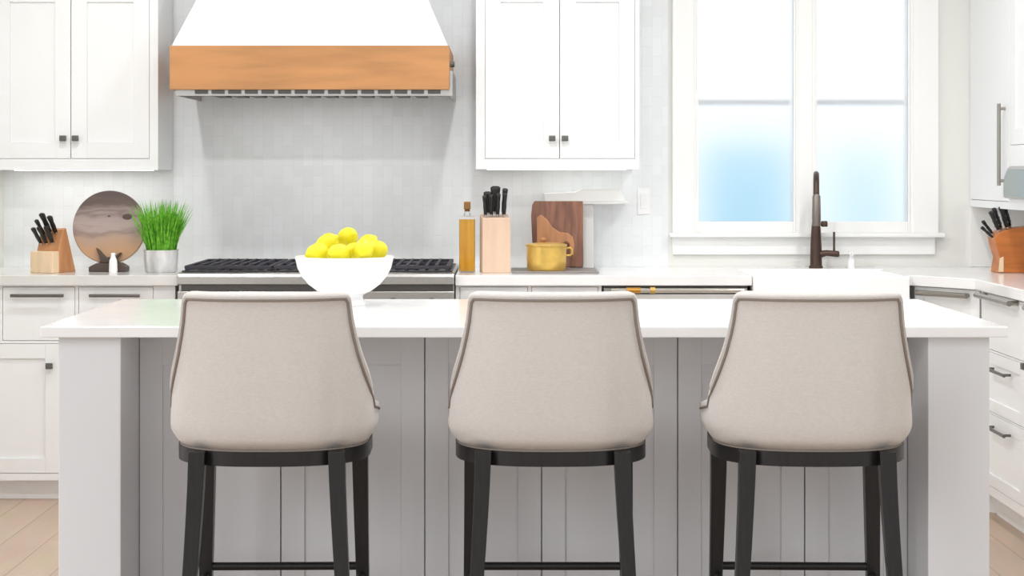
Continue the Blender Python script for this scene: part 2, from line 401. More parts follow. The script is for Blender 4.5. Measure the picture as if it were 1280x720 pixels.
bm=BM(); add_tube(bm,[(PX(783,7.1)-PX(754,ZF),-.04,zz),(PX(801,7.1)-PX(754,ZF),-.04,zz)],.0115,12); c=obj('grip_sleeve',bm,BRASSL,h,smooth='auto'); c['label']='orange brass sleeve'
bm=BM(); add_tube(bm,[(PX(813,7.1)-PX(754,ZF),-.04,zz),(PX(819,7.1)-PX(754,ZF),-.04,zz)],.013,12); c=obj('collar',bm,BRASS,h,smooth='auto'); c['label']='yellow brass collar'
# sink base + corner + right run
XFc=1.87                                   # face of the right run
base_cabinet('white base cabinet under the apron sink',SX0-.01,SX1+.0,[],[(SX0+.02,(SX0+SX1)/2-.001,.14,.62,(SX0+SX1)/2-.03,.57),((SX0+SX1)/2+.001,SX1-.02,.14,.62,(SX0+SX1)/2+.03,.57)],ZW-ZF-.002,(0,ZF,0),top=.636)
# worktop with sink cut-out, running round the corner
ct=[(RX1+.003,ZC),(SX0,ZC),(SX0,ZW-.16),(SX1,ZW-.16),(SX1,ZC),(1.657,ZC),(1.845,6.87),(1.845,4.6),(XR-.001,4.6),(XR-.001,ZW-.001),(RX1+.003,ZW-.001)]
bm=BM(); add_prism(bm,ct,SB,.92); tag(obj('countertop',bm,QZ,bevel=.003),'white L-shaped stone worktop running from the range past the sink round the corner','countertop')
# apron sink
sk=thing('apron_sink','white farmhouse sink with a plain apron front below the window','sink',((SX0+SX1)/2,7.085,0))
w=(SX1-SX0)/2-.002; dd=ZW-.16-7.085-.002; t_=.022; zt=.9175
bm=BM(); add_box(bm,-w,w,0,t_,.64,zt); add_box(bm,-w,w,dd-t_,dd,.68,zt); add_box(bm,-w,-w+t_,t_,dd-t_,.68,zt); add_box(bm,w-t_,w,t_,dd-t_,.68,zt); add_box(bm,-w,w,t_,dd-t_,.655,.68)
obj('basin',bm,CERAM,sk,.006,segs=3)
bm=BM(); add_lathe(bm,[(.035,0),(.035,.003),(.02,.004)],20,(0,dd*.55,.68)); obj('drain',bm,STEEL,sk)
# diagonal corner cabinet
p0=Vector((1.672,ZF)); p1=Vector((XFc,6.885)); dv=(p1-p0); L=dv.length; ang=math.atan2(dv.y,dv.x)
cc=thing('corner_cabinet','white diagonal corner cabinet right of the sink','cabinet',(p0.x,p0.y,0),0)
bm=BM(); add_prism(bm,[(0.0145,.0145),(XFc-p0.x+.0145,p1.y-p0.y+.0145),(XR-p0.x-.002,p1.y-p0.y+.0145),(XR-p0.x-.002,ZW-ZF-.002),(0.0145,ZW-ZF-.002)],.085,SB-.001)
add_prism(bm,[(.06,.03),(XFc-p0.x+.07,p1.y-p0.y+.0145),(XR-p0.x-.002,p1.y-p0.y+.0145),(XR-p0.x-.002,ZW-ZF-.002),(.06,ZW-ZF-.002)],0,.085)
obj('body',bm,CAB,cc)
bm=shaker_bm(.004,L-.004,.66,SB-.004,0,.019,.045,.006); o=obj('drawer',bm,CAB,cc,.001); o.rotation_euler=(0,0,ang)
bar_pull(o,L/2,.852,.25,m=NICK,r=.011,off=.035)
bm=shaker_bm(.004,L-.004,.12,.655,0,.019,.055,.007); o=obj('door',bm,CAB,cc,.001); o.rotation_euler=(0,0,ang)
# right run of drawers
def right_unit(label,ya,yb,top_pull,knob=False):
    Wd=ya-yb
    ds=[(.012,Wd-.012,.657,SB-.006,top_pull,.862,'slab'),(.012,Wd-.012,.42,.650,0 if knob else .26,.648 if knob else .59),(.012,Wd-.012,.135,.414,.26,.368)]
    t=base_cabinet(label,0,Wd,ds,[],XR-XFc-.003,(XFc,ya,0),-PI/2,toe=.10)
    for ch in t.children:
        if ch.name.startswith('drawer') and top_pull:
            for h in ch.children:
                if abs(h.location.z-.862)<.01: h.data.materials[0]=NICK
    return t
right_unit('white three-drawer base cabinet nearest the corner on the right run',6.87,6.30,.45)
right_unit('white drawer base cabinet with a square knob, right edge of the picture',6.297,5.55,.5,True)

# ------------------------------------------------------------------ range
rg=thing('range','stainless range with black cast-iron grates under the hood','range',((RX0+RX1)/2,7.09,0))
rw=(RX1-RX0)/2-.001; rd=ZW-7.09-.003
bm=BM(); add_box(bm,-rw,rw,.03,rd,.10,.905); obj('body',bm,STEEL,rg,.002)
bm=BM(); add_prism(bm,[(0,.885),(0,.915),(.004,.927),(.014,.932),(rd,.932),(rd,.90),(.03,.88)],-rw,rw,'x'); obj('front_rail',bm,STEEL,rg,.002)
bm=BM(); add_box(bm,-rw+.01,rw-.01,.04,rd-.03,.9321,.938); obj('cooktop',bm,BLACK,rg,.002)
for k in range(3):
    gw=(2*rw-.03)/3; a=-rw+.015+k*gw+.004; b_=a+gw-.008; y0,y1=.05,rd-.05
    bm=BM(); z0,z1=.944,.958; q=.016
    add_box(bm,a,b_,y0,y0+q,z0,z1); add_box(bm,a,b_,y1-q,y1,z0,z1); add_box(bm,a,a+q,y0+q,y1-q,z0,z1); add_box(bm,b_-q,b_,y0+q,y1-q,z0,z1)
    add_box(bm,a+q,b_-q,(y0+y1)/2-.008,(y0+y1)/2+.008,z0,z1)
    for j in range(1,8):
        xx=a+q+(b_-a-2*q)*j/8; add_box(bm,xx-.006,xx+.006,y0+q,y1-q,z0-.002,z1+.002)
    for xx in (a+.002,b_-q-.002,(a+b_)/2-.007):
        for yy in (y0,y1-q): add_box(bm,xx,xx+.014,yy,yy+q,.938,z0)
    g=obj('grate',bm,IRON,rg,.002)
    for yy in (y0+.14,y1-.14):
        bm=BM(); add_lathe(bm,[(.05,0),(.05,.006),(.036,.007),(.036,.014),(.0,.015)],20,((a+b_)/2,yy,.938)); obj('burner',bm,BLACK,rg,smooth='auto')
bm=BM(); add_box(bm,-rw+.012,rw-.005,.018,.0295,.858,.8845); o=obj('vent_strip',bm,STEELD,rg)
bm=BM(); add_box(bm,-rw,rw,.0,.0295,.755,.857); cp=obj('control_panel',bm,STEEL,rg,.003)
for k in range(7):
    bm=BM(); add_lathe(bm,[(.026,0),(.026,.008),(.020,.010),(.018,.035),(.0,.036)],18); bmesh.ops.rotate(bm,verts=bm.verts,cent=(0,0,0),matrix=Matrix.Rotation(PI/2,3,'X'))
    obj('knob',bm,STEELD,cp,smooth='auto',loc=(-rw+.09+k*(2*rw-.18)/6,0,.805))
for a,b_ in ((-rw+.004,.14),(.148,rw-.004)):
    bm=BM(); add_box(bm,a,b_,0,.0295,.17,.745); o=obj('oven_door',bm,STEEL,rg,.004)
    bar_pull(o,(a+b_)/2,.70,(b_-a)*.86,r=.011,m=STEEL,off=.05)
bm=BM(); add_box(bm,-rw+.01,rw-.01,.05,rd,0,.0999); obj('toe_kick',bm,STEELD,rg)

# ------------------------------------------------------------------ island
ZI=4.76; ZP=5.04; ZIB=5.79
il=thing('kitchen_island','pale grey panelled kitchen island body with square end posts','kitchen island',(0,ZI,0))
IX=lambda p: PX(p,ZI)-0
zs=.8895
postL=(PX(73,4.80),PX(151,4.80)); postR=(PX(1160,4.80),PX(1237,4.80))
for a,b_ in (postL,postR):
    bm=BM(); add_box(bm,a,b_,.04,ZP-ZI+.02,0,zs); obj('post',bm,ISL,il,.003)
bm=BM(); add_box(bm,postL[0]+.01,postR[1]-.01,ZP-ZI+.0205,ZIB-ZI-.05,.0,zs); obj('body',bm,ISL,il)
seams=[postL[1]]+[PX(p,ZP) for p in (351,531,677,847,1006)]+[postR[0]]
for k,(a,b_) in enumerate(zip(seams,seams[1:])):
    bm=shaker_bm(a+.0018,b_-.0018,.012,zs-.004,ZP-ZI,.0195,.066,.006,.10); obj('panel',bm,ISL,il,.001)
bm=BM(); add_box(bm,PX(50,ZI),PX(1260,ZI),ZI,ZIB,.89,.92)
tag(obj('island_countertop',bm,QZ,bevel=.003),'long white stone slab on top of the grey island','countertop')

# ------------------------------------------------------------------ tall unit on the right
XT=2.06
tz=1.186
tc_=thing('hutch_cabinet','tall white wall cabinet with a long vertical bar pull, right of the window','cabinet',(XT,ZW-.004,tz),-PI/2)
Lh=2.6; dp_=XR-XT-.002; Hh=2.74-tz
ops=[(.04,1.02,.10,Hh-.10)]
bm=BM(); add_box(bm,0,Lh,.0201,dp_,0,Hh); face_frame(bm,0,Lh,0,Hh,[(.02,.60,.03,Hh-.10),(.62,1.20,.26,Hh-.10),(1.22,1.84,.26,Hh-.10)]); obj('body',bm,CAB,tc_)
bm=BM(); add_box(bm,.022,.598,0,.019,.032,Hh-.102); obj('door',bm,CAB,tc_,.0012)
for i,(a,b_) in enumerate(((.62,1.20),(1.22,1.84))):
    o=obj('door',shaker_bm(a+.002,b_-.002,.262,Hh-.102,0,.019,.065,.008),CAB,tc_,.0012)
bp_=bar_pull(tc_,ZW-7.215,1.45-tz,.336,r=.008,m=NICK,vertical=True,off=.026)
# splash panel under it
bm=BM(); add_box(bm,XT+.0,XR-.002,ZW-.02,ZW-.001,.921,tz-.001); tag(obj('splash_panel',bm,TRIMW),'white panel below the tall wall cabinet behind the orange knife block','panel')
# rounded grey appliance on its side
ap=thing('appliance','rounded grey-green glass-fronted appliance set against the tall white cabinet','appliance',(XT,7.13,1.233),-PI/2)
pts=[(0,0),(.5,0),(.5,.128)]+[(.085-.085*math.sin(a),.128-.085+.085*math.cos(a)) for a in [i*PI/2/8 for i in range(9)]]
pts=[(x,z) for x,z in pts]
bm=BM(); add_prism(bm,pts,-.03,-.0005,'y'); obj('housing',bm,STEEL,ap,.004)
pts2=[(.5*(0)+x*.94+.012,.006+z*.86) for x,z in pts]
bm=BM(); add_prism(bm,pts2,-.034,-.030,'y'); w_=obj('glass_front',bm,GREYG,ap,.001)

# ------------------------------------------------------------------ small wall items
sp=thing('switch_plate','white switch plate on the tiled wall left of the window','switch',(PX(804.5,ZW),ZW-.0005,PZ(251.5,ZW)))
bm=BM(); add_box(bm,-.027,.027,-.006,0,-.058,.058); obj('plate',bm,PLATEW,sp,.002)
bm=BM(); add_box(bm,-.014,.014,-.010,-.006,-.032,.032); obj('rocker',bm,PLATEW,sp,.0015)
ZS=7.60
sh=thing('wall_shelf','white wedge-shaped wall shelf above the brown cutting board','shelf',(PX(680,ZS),ZW-.001,PZ(254,ZS)))
q=lambda px,py: (PX(px,ZS)-PX(680,ZS),PZ(py,ZS)-PZ(254,ZS))
bm=BM(); add_prism(bm,[q(680,242),q(719,240),q(729,236),q(775,236),q(782,252),q(682,252)],-.15,0,'y'); obj('bracket_box',bm,TRIMW,sh,.002)
bm=BM(); add_prism(bm,[q(681,252.2),q(786,252.2),q(786,254.6),q(681,255)],-.165,0,'y'); obj('ledge',bm,TRIMW,sh,.001)

# ------------------------------------------------------------------ knives
def knife_proto(rivets=False,L=.115,r=.011):
    t=D.objects.new('knife',None); COL.objects.link(t)
    bm=BM(); add_lathe(bm,[(.0,.012),(r*.75,.012),(r*.85,.03*L/.115),(r*.95,L*.45),(r*.85,L*.65),(r*1.05,L*.85),(r*1.1,L*.95),(r*.6,L),(0,L)],14,sx=1,sy=.62)
    h=obj('handle',bm,HANDLE,t,smooth=True)
    if rivets:
        for zz in (.3,.55,.8):
            bm=BM(); add_lathe(bm,[(.0032,-r*.7),(.0032,r*.7)],10); bmesh.ops.rotate(bm,verts=bm.verts,cent=(0,0,0),matrix=Matrix.Rotation(PI/2,3,'X'))
            obj('rivet',bm,BLADE,h,loc=(0,0,L*zz))
    bm=BM(); add_lathe(bm,[(r*.6,.004),(r*.7,.013)],12,sy=.6); obj('bolster',bm,BLADE,t)
    bm=BM(); add_box(bm,-r*.7,r*.7,-.0008,.0008,-.03,.004); obj('blade',bm,BLADE,t)
    return t
def place_knives(spots, proto, group, labels):
    for i,((loc,dirv,roll,sc),lab) in enumerate(zip(spots,labels)):
        o=proto if i==0 else copy_tree(proto)
        o.location=loc; o.rotation_euler=(Vector(dirv).normalized().to_track_quat('Z','Y') @ Euler((0,0,roll)).to_quaternion()).to_euler()
        o.scale=(sc,sc,sc); tag(o,lab,'knife',group)

# block A, far left
ka=thing('knife_block','small pale wood knife block with a brown side, far left on the worktop','knife block',(PX(60,7.31),7.31,.92),math.radians(-22))
bm=BM(); add_box(bm,-.056,.056,-.045,.0,0,.090); f=obj('front_rest',bm,OAKB,ka,.003); f['label']='pale maple front'
bm=BM(); add_prism(bm,[(.0005,0),(.0005,.092),(.028,.178),(.048,.185),(.115,0)],-.056,.056,'x'); obj('slotted_body',bm,TANW,ka,.003)
Ra=Matrix.Rotation(math.radians(-22),3,'Z')
def la(x,y,z): return Vector((PX(60,7.31),7.31,.92))+Ra@Vector((x,y,z))
dA=Ra@Vector((-.10,-.42,.90))
sp_=[(la(x,.003+ (z-.092)*.31,z),Ra@Vector((dx,-.50,.86)),0,s) for x,z,dx,s in ((-.040,.115,-.16,.80),(-.012,.115,-.12,.84),(.016,.118,-.02,.84),(-.030,.150,-.20,.78),(-.004,.160,-.10,.96),(.024,.160,-.04,.84))]
place_knives(sp_,knife_proto(L=.105,r=.0155),'knives in the far left block',
  ['leftmost black-handled knife in the lower row of the far left block','middle black-handled knife in the lower row of the far left block','rightmost black-handled knife in the lower row of the far left block',
   'leftmost black-handled knife in the upper row of the far left block','tallest black-handled knife in the far left block','rightmost black-handled knife in the upper row of the far left block'])
# block B, right of the bottle
kb=thing('knife_block','upright pale pinkish wood knife block between oil bottle and brass pot','knife block',(PX(619,7.33),7.33,.92),math.radians(7))
bm=BM(); add_prism(bm,[(-.05,0),(-.05,.228),(.06,.242),(.06,0)],-.0585,.0585,'x'); obj('body',bm,OAKP,kb,.003)
Rb=Matrix.Rotation(math.radians(7),3,'Z')
def lb(x,y,z): return Vector((PX(619,7.33),7.33,.92))+Rb@Vector((x,y,z))
sB=[(lb(x,y,.228+(y+.05)*.127),(dx,0,1),0,s) for x,y,dx,s in ((-.044,-.035,-.05,.92),(-.020,-.033,-.01,.96),(.006,-.033,.03,1.0),(.032,-.033,.05,1.0),(-.030,.02,0,1.0),(.004,.025,.0,1.22),(.036,.02,.08,1.14))]
place_knives(sB,knife_proto(L=.100,r=.0158),'knives in the upright block',
  ['leftmost black knife handle in front row of the upright block','second black knife handle from left in front row of the upright block','third black knife handle from left in front row of the upright block','rightmost black knife handle in front row of the upright block',
   'left black knife handle in back row of the upright block','tallest black knife handle in the middle of the upright block','right black knife handle in back row of the upright block'])
# block C, right
ZK=7.33
kc=thing('knife_block','orange-brown wooden knife block with a slanted side below the tall cabinet','knife block',(PX(1243,ZK),ZK,.92))
qk=lambda px,py:(PX(px,ZK)-PX(1243,ZK),PZ(py,ZK)-.92)
zb=PZ(341,ZK)-.92
CHW=mat('orange_cherry_wood',(203,120,58),.38,noise=.12,nscale=6,nstretch=(1,2,6))
bm=BM(); add_prism(bm,[(qk(1243,341)[0],.001),qk(1246,322),qk(1241,306),qk(1239,296),qk(1247,289),qk(1262,285),qk(1285,283),qk(1312,284),(qk(1318,341)[0],.001)],-.05,.06,'y'); obj('body',bm,CHW,kc,.003)
bm=BM(); add_prism(bm,[qk(1243.5,339),qk(1245.5,322),qk(1250,320),qk(1250,339)],-.053,-.0501,'y'); o=obj('label_plate',bm,OAKB,kc); o['label']='pale inset at the lower corner'
def wc(px,py,dy=0): return Vector((PX(px,ZK),ZK+dy,PZ(py,ZK)))
sC=[(wc(1240,298,-.03),(-.75,-.05,.68),0,.74),(wc(1242,294,.0),(-.62,0,.8),0,.78),(wc(1247,290,-.03),(-.42,-.05,.92),0,.98),(wc(1252,288,.0),(-.35,0,.95),0,1.02),(wc(1257,287,-.03),(-.30,-.05,.96),0,1.05),(wc(1263,286,0),(-.26,0,.97),0,1.08)]
place_knives(sC,knife_proto(True,L=.098,r=.0145),'riveted knives in the orange block',
  ['lowest riveted black knife leaning far left out of the orange block','second riveted black knife from the left in the orange block','third riveted black knife from the left in the orange block','fourth riveted black knife from the left in the orange block','fifth riveted black knife from the left in the orange block','rightmost riveted black knife in the orange block'])

# ------------------------------------------------------------------ round board
ZB_=7.42
rb=thing('round_board','large round wooden board with painted reflection bands standing on a dark stand','serving board',(PX(137,ZB_),ZB_,.92))
R_=.154; zc=PZ(284,ZB_)-.92
bm=BM(); add_lathe(bm,[(0,-.009),(R_-.004,-.009),(R_,-.005),(R_,.005),(R_-.004,.009),(0,.009)],64); bmesh.ops.rotate(bm,verts=bm.verts,cent=(0,0,0),matrix=Matrix.Rotation(PI/2-.07,3,'X'))
o=obj('disc',bm,BOARDM,rb,smooth='auto',loc=(0,0,zc))
st=BM(); add_prism(st,[(-.075,0),(.078,0),(.078,.020),(.050,.036),(-.045,.036),(-.075,.020)],-.06,.03,'y'); s_=obj('stand',st,DKWOOD,rb,.004); s_['label']='dark wooden stand'
bm=BM(); add_prism(bm,[(-.030,.036),(.045,.036),(.038,.058),(.058,.078),(.050,.080),(.024,.062),(-.008,.060),(-.036,.090),(-.050,.100),(-.036,.066)],-.040,-.016,'y'); obj('cradle',bm,DKWOOD,rb,.003)
for (x,z,r1) in ((-.001,.047,.006),(.076,.044,.021)):
    bm=BM(); add_lathe(bm,[(0,0),(r1,0),(r1*.9,.0012),(0,.0014)],14,sx=1,sy=.6); bmesh.ops.rotate(bm,verts=bm.verts,cent=(0,0,0),matrix=Matrix.Rotation(PI/2-.07,3,'X'))
    o2=obj('knot',bm,DKWOOD,rb,loc=(x,-.0098+z*-.07*-1*-1+.0,zc+z)); o2.location.y=-.0092+.07*z
v=thing('bud_vase','tiny white bottle vase in front of the round board','vase',(PX(140.5,7.30),7.315,.92))
bm=BM(); add_lathe(bm,[(0,0),(.017,0),(.018,.01),(.016,.05),(.009,.068),(.009,.082),(.006,.082),(.006,.07),(0,.065)],24); obj('body',bm,CERAM,v,smooth='auto')

# ------------------------------------------------------------------ grass pot
ZG=7.34
gp=thing('potted_grass','bushy bright green grass in a silvered pot left of the range','potted plant',(PX(201.5,ZG),ZG,.92))
hp=.094
bm=BM(); add_lathe(bm,[(0,0),(.060,0),(.066,.006),(.070,.05),(.071,hp-.006),(.073,hp),(.068,hp),(.064,hp-.012),(0,hp-.012)],40); obj('pot',bm,SILV,gp,smooth='auto')
bm=BM(); add_lathe(bm,[(0,0),(.064,0),(0,.006)],24,(0,0,hp-.012)); obj('soil',bm,SOIL,gp)
bm=BM()
for i in range(430):
    a=random.uniform(0,2*PI); rr=.058*math.sqrt(random.random()); bx,by=rr*math.cos(a),rr*math.sin(a)*.9
    h=random.uniform(.15,.242)
    k=random.uniform(.6,1.25)
    ex=bx*(1+.95*k)+random.gauss(0,.016); ey=by*(1+1.05*k)+random.gauss(0,.012)
    if bx<-.035 and random.random()<.4: ex-=.03; h*=.93
    wd=random.uniform(.0026,.0050); ta=random.uniform(0,PI); tx,ty=math.cos(ta)*wd,math.sin(ta)*wd*.5
    prev=None
    for s in range(6):
        u=s/5; cxp=bx+(ex-bx)*u**1.4; cyp=by+(ey-by)*u**1.4; z=hp-.012+h*(u-.06*u*u); ww=(1-u**2.2)
        if s==5: cur=[bm.verts.new((cxp,cyp,z))]
        else: cur=[bm.verts.new((cxp-tx*ww,cyp-ty*ww,z)),bm.verts.new((cxp+tx*ww,cyp+ty*ww,z))]
        if prev:
            if len(cur)==2: bm.faces.new((prev[0],prev[1],cur[1],cur[0]))
            else: bm.faces.new((prev[0],prev[1],cur[0]))
        prev=cur
o=obj('foliage',bm,BLADEG,gp); o['kind']='stuff'; o['label']='bright green grass blades'

# ------------------------------------------------------------------ bottle, pot, boards
ZO=7.36
bo=thing('oil_bottle','square glass bottle of amber oil beside the upright knife block','bottle',(PX(584,ZO),ZO,.92))
zl=PZ(274,ZO)-.92; zg=zl+.012
bm=BM(); hw=.033
add_box(bm,-hw,hw,-hw,hw,.0,zg); add_lathe(bm,[(.016,zg+.001),(.012,zg+.014),(.012,zg+.028)],20); obj('glass_body',bm,GLASSB,bo,.003)
bm=BM(); add_box(bm,-hw+.0025,hw-.0025,-hw+.0025,hw-.0025,.004,zl); o=obj('oil',bm,AMBER,bo,.003); o['label']='amber oil'
bm=BM(); add_box(bm,-.014,.014,-.014,.014,zg+.0285,zg+.062); add_lathe(bm,[(.010,zg+.02),(.010,zg+.0284)],16); o=obj('stopper',bm,STOP,bo,.003); o['label']='bronze stopper'
sl=thing('slate_board','thin grey slate board under the brass pot','board',(PX(693,7.4),7.40,.92))
bm=BM(); add_box(bm,-.18,.18,-.15,.15,0,.008); obj('slab',bm,SLATE,sl,.002)
ZPt=7.34
po=thing('lidded_pot','round golden brass pot with lid in front of the brown cutting board','pot',(PX(683,ZPt),ZPt,.928))
bm=BM(); add_lathe(bm,[(0,0),(.076,0),(.081,.006),(.083,.05),(.083,.100),(.079,.100),(.079,.01),(0,.008)],48); obj('body',bm,BRASS,po,smooth='auto')
bm=BM(); add_lathe(bm,[(0,.1005),(.086,.1005),(.087,.108),(.075,.112),(.02,.117),(0,.117)],48)
ld=obj('lid',bm,BRASS,po,smooth='auto')
bm=BM(); add_lathe(bm,[(.006,.117),(.008,.121),(.013,.126),(.013,.132),(.006,.137),(0,.137)],20,(-.012,0,0)); obj('knob',bm,WALND,ld,smooth='auto')
bm=BM(); add_tube(bm,[(.082,0,.092),(.098,0,.094),(.106,0,.088),(.106,0,.07),(.098,0,.062),(.082,0,.062)],.0045,10); obj('handle',bm,BRASS,po,smooth='auto')
# leaning boards: brown
def leaning(name,label,pts,t,m,zf,lean=-.10,extra=None,bev=.004,zbase=.92):
    x0=min(p[0] for p in pts); x1=max(p[0] for p in pts); c=(x0+x1)/2
    o=D.objects.new(name,None); COL.objects.link(o); o.location=(PX(c,zf),zf,zbase); o.rotation_euler=(lean,0,0)
    bm=BM(); yb=max(p[1] for p in pts)
    add_prism(bm,[((px-c)*zf/F,(yb-py)*zf/F) for px,py in pts],-t/2,t/2,'y'); obj('board',bm,m,o,bev)
    return tag(o,label,'cutting board')
leaning('cutting_board','brown wooden cutting board leaning on the tile behind the brass pot',
  [(668,340),(729,340),(729,257),(668,257),(665.5,262),(664,275),(665,300)],.022,WALN,7.53,zbase=.93)
leaning('cutting_board','tall white board leaning on the tile behind the brown cutting board',
  [(712,341),(742,341),(742,256),(712,256)],.014,QZG,7.60,-.07)
# carved tan board in front of the brown one
pp=[(671,331),(671,268),(676,264),(684,270),(691,280),(700,286),(710,287),(716,292),(718,302),(717,316),(712.5,313),(712,301),(708,298),(700,302),(694,312),(690,331)]
leaning('bread_paddle','light brown carved paddle with a hooked handle between brass pot and brown board',pp,.014,WALND,7.475,-.08,zbase=.93)

# ------------------------------------------------------------------ faucet and soap
ZFt=7.66
fa=thing('faucet','tall dark bronze pull-down kitchen faucet behind the sink','faucet',(PX(1020,ZFt),ZFt,.92),math.radians(-9.5))
k=ZFt/F
ht=PZ(214,ZFt-.08)-.92
bm=BM(); add_lathe(bm,[(.030,0),(.030,.008),(.026,.012),(.025,.08),(.021,.16),(.018,.20)],28); obj('body',bm,BRONZE,fa,smooth='auto')
arc=[(0,0,.19),(0,0,.24),(0,0,.33)]; Rr=.085; z0=ht-Rr-.012
arc=[(0,0,.19),(0,0,(.19+z0)/2)]+[(0,-Rr+Rr*math.cos(a),z0+Rr*math.sin(a)) for a in [i*PI/12 for i in range(13)]]
bm=BM(); add_tube(bm,arc,.0125,14); obj('spout',bm,BRONZE,fa,smooth='auto')
bm=BM(); add_lathe(bm,[(.011,0),(.017,-.01),(.019,-.10),(.018,-.135),(.012,-.137)],24,(0,-2*Rr,z0)); 
obj('spray_head',bm,mat('brushed_bronze',(132,122,116),.35,.8),fa,smooth='auto')
bm=BM(); add_tube(bm,[(.0,0,.192),(.034,0,.192)],.009,12); add_lathe(bm,[(.013,.18),(.014,.185),(.014,.20),(.012,.205)],16,(.036,0,0)); obj('holder',bm,BRONZE,fa,smooth='auto')
bm=BM(); add_tube(bm,[(.018,-.005,.060),(.045,-.005,.066),(.095,-.008,.062),(.1,-.008,.062)],[.016,.013,.014,.009],14); lv=obj('valve',bm,BRONZE,fa,smooth='auto')
bm=BM(); add_tube(bm,[(.077,-.008,.068),(.077,-.012,.158)],.005,10); obj('lever',bm,BRONZE,lv,smooth='auto')
so=thing('soap_dispenser','slim white soap dispenser just right of the faucet','soap dispenser',(PX(1064,ZFt),ZFt,.92))
bm=BM(); add_lathe(bm,[(.016,0),(.016,.03),(.012,.04),(.008,.045),(.008,.058),(.012,.06),(.012,.07),(0,.072)],20); obj('body',bm,CERAM,so,smooth='auto')
bm=BM(); add_tube(bm,[(0,0,.065),(0,-.035,.068),(0,-.045,.062)],.005,10); obj('spout',bm,CERAM,so,smooth='auto')

# ------------------------------------------------------------------ fruit bowl on the island
ZBw=5.52
fb=thing('fruit_bowl','wide white footed ceramic bowl heaped with lemons on the island','bowl',(PX(430.5,ZBw),ZBw,.92))
rim=PZ(322.5,ZBw-.12)-.92
bm=BM(); rr=.1545
prof=[(0,0),(.066,0),(.068,.004),(.062,.012),(.058,.026),(.060,.034),(.085,.046),(.112,.066),(.134,.092),(.147,.118),(rr,rim-.003),(rr-.001,rim),(rr-.005,rim),(.141,.118),(.126,.094),(.104,.07),(.07,.052),(0,.046)]
add_lathe(bm,prof,64); obj('body',bm,CERAM,fb,smooth='auto')
def lemon_proto():
    t=D.objects.new('lemon',None); COL.objects.link(t)
    bm=BM(); a,b_=.031,.041; pr=[(0,-b_-.003),(.004,-b_-.002),(.008,-b_+.001)]
    for i in range(1,16):
        u=-1+2*i/16; pr.append((a*math.sqrt(max(0,1-abs(u)**2.2))*1.0+.002,u*b_*.97))
    pr+=[(.009,b_-.001),(.006,b_+.003),(0,b_+.005)]
    add_lathe(bm,pr,24); obj('fruit',bm,LEMON,t,smooth=True)
    bm=BM(); add_lathe(bm,[(0,-.001),(.003,0),(.002,.003),(0,.003)],8,(0,0,-b_-.004)); obj('stem_tip',bm,LTIP,t)
    return t
lp=lemon_proto()
def wl(px,py,d): return (PX(px,d),d,PZ(py,d))
lem=[((408,306),5.49,(.3,.9,.2),'large lemon on the left heap of the bowl'),
     ((434,300),5.53,(1.2,.3,.5),'topmost lemon in the middle of the bowl'),
     ((390,315),5.46,(.2,1.4,.6),'lemon lowest at the left rim of the bowl'),
     ((424,317),5.41,(.4,1.5,1.2),'lemon low at the front middle of the bowl'),
     ((449,313),5.43,(.5,1.0,2.1),'lemon just right of the front middle of the bowl'),
     ((455,306),5.58,(.3,.8,.9),'upper lemon at the back right of the bowl'),
     ((471,313),5.50,(.9,1.3,.3),'lemon lowest at the right rim of the bowl'),
     ((400,312),5.60,(1.0,1.2,.2),'lemon at the back left of the bowl'),
     ((440,315),5.51,(.8,.4,.7),'lemon low in the middle of the bowl, mostly hidden behind the front ones')]
lpos=[list(wl(px,py,d)) for (px,py),d,r,lab in lem]; bxc=PX(430.5,ZBw)
for _ in range(400):
    for i in range(len(lpos)):
        for j in range(i):
            dv_=[lpos[i][k]-lpos[j][k] for k in range(3)]; dl=math.sqrt(sum(v*v for v in dv_))+1e-6
            if dl<.076:
                for k,wt in enumerate((.45,1.6,.2)):
                    m_=(.076-dl)*dv_[k]/dl*.5*wt; lpos[i][k]+=m_; lpos[j][k]-=m_
    for p in lpos:
        dx,dy=p[0]-bxc,p[1]-ZBw; rr_=math.hypot(dx,dy); lim=.104 if p[2]<.92+rim+.02 else .125
        if rr_>lim: p[0]=bxc+dx*lim/rr_; p[1]=ZBw+dy*lim/rr_
        p[2]=max(p[2],.92+rim-.004)
for i,((px,py),d,r,lab) in enumerate(lem):
    o=lp if i==0 else copy_tree(lp)
    o.location=lpos[i]; o.rotation_euler=r; s=.93; o.scale=(s,s,s)
    tag(o,lab,'lemon','lemons in the white bowl')

# ------------------------------------------------------------------ stools
def plan(phi,a,b,nb=2.6,nf=5.0):
    s,c=math.sin(phi),math.cos(phi); n=nb if c>=0 else nf
    # superellipse radius along direction
    den=(abs(s/a)**n+abs(c/b)**n)**(1/n)
    return s/den,-c/den
A_,B_=.268,.245
tab=[(0,1.030),(.180,1.030),(.198,1.029),(.204,1.018),(.208,.975),(.215,.935),(.226,.885),(.240,.835),(.254,.790),(.264,.755),(.270,.735)]
def ztop(x):
    x=abs(x)
    for (x0,z0),(x1,z1) in zip(tab,tab[1:]):
        if x<=x1: return z0+(z1-z0)*(x-x0)/(x1-x0)
    return tab[-1][1]
def phis():
    out=[]; ph=0
    def solve(x):
        lo,hi=0,PI/2
        for _ in range(40):
            m=(lo+hi)/2
            if plan(m,A_,B_)[0]<x: lo=m
            else: hi=m
        return lo
    xs=[.18*i/10 for i in range(10)]+[.18+(.2672-.18)*i/30 for i in range(31)]
    ps=[solve(x) for x in xs]; last=ps[-1]
    ps+=[last+(math.radians(128)-last)*i/14 for i in range(1,15)]
    return ps
PS=phis(); FULL=[-p for p in PS[:0:-1]]+PS
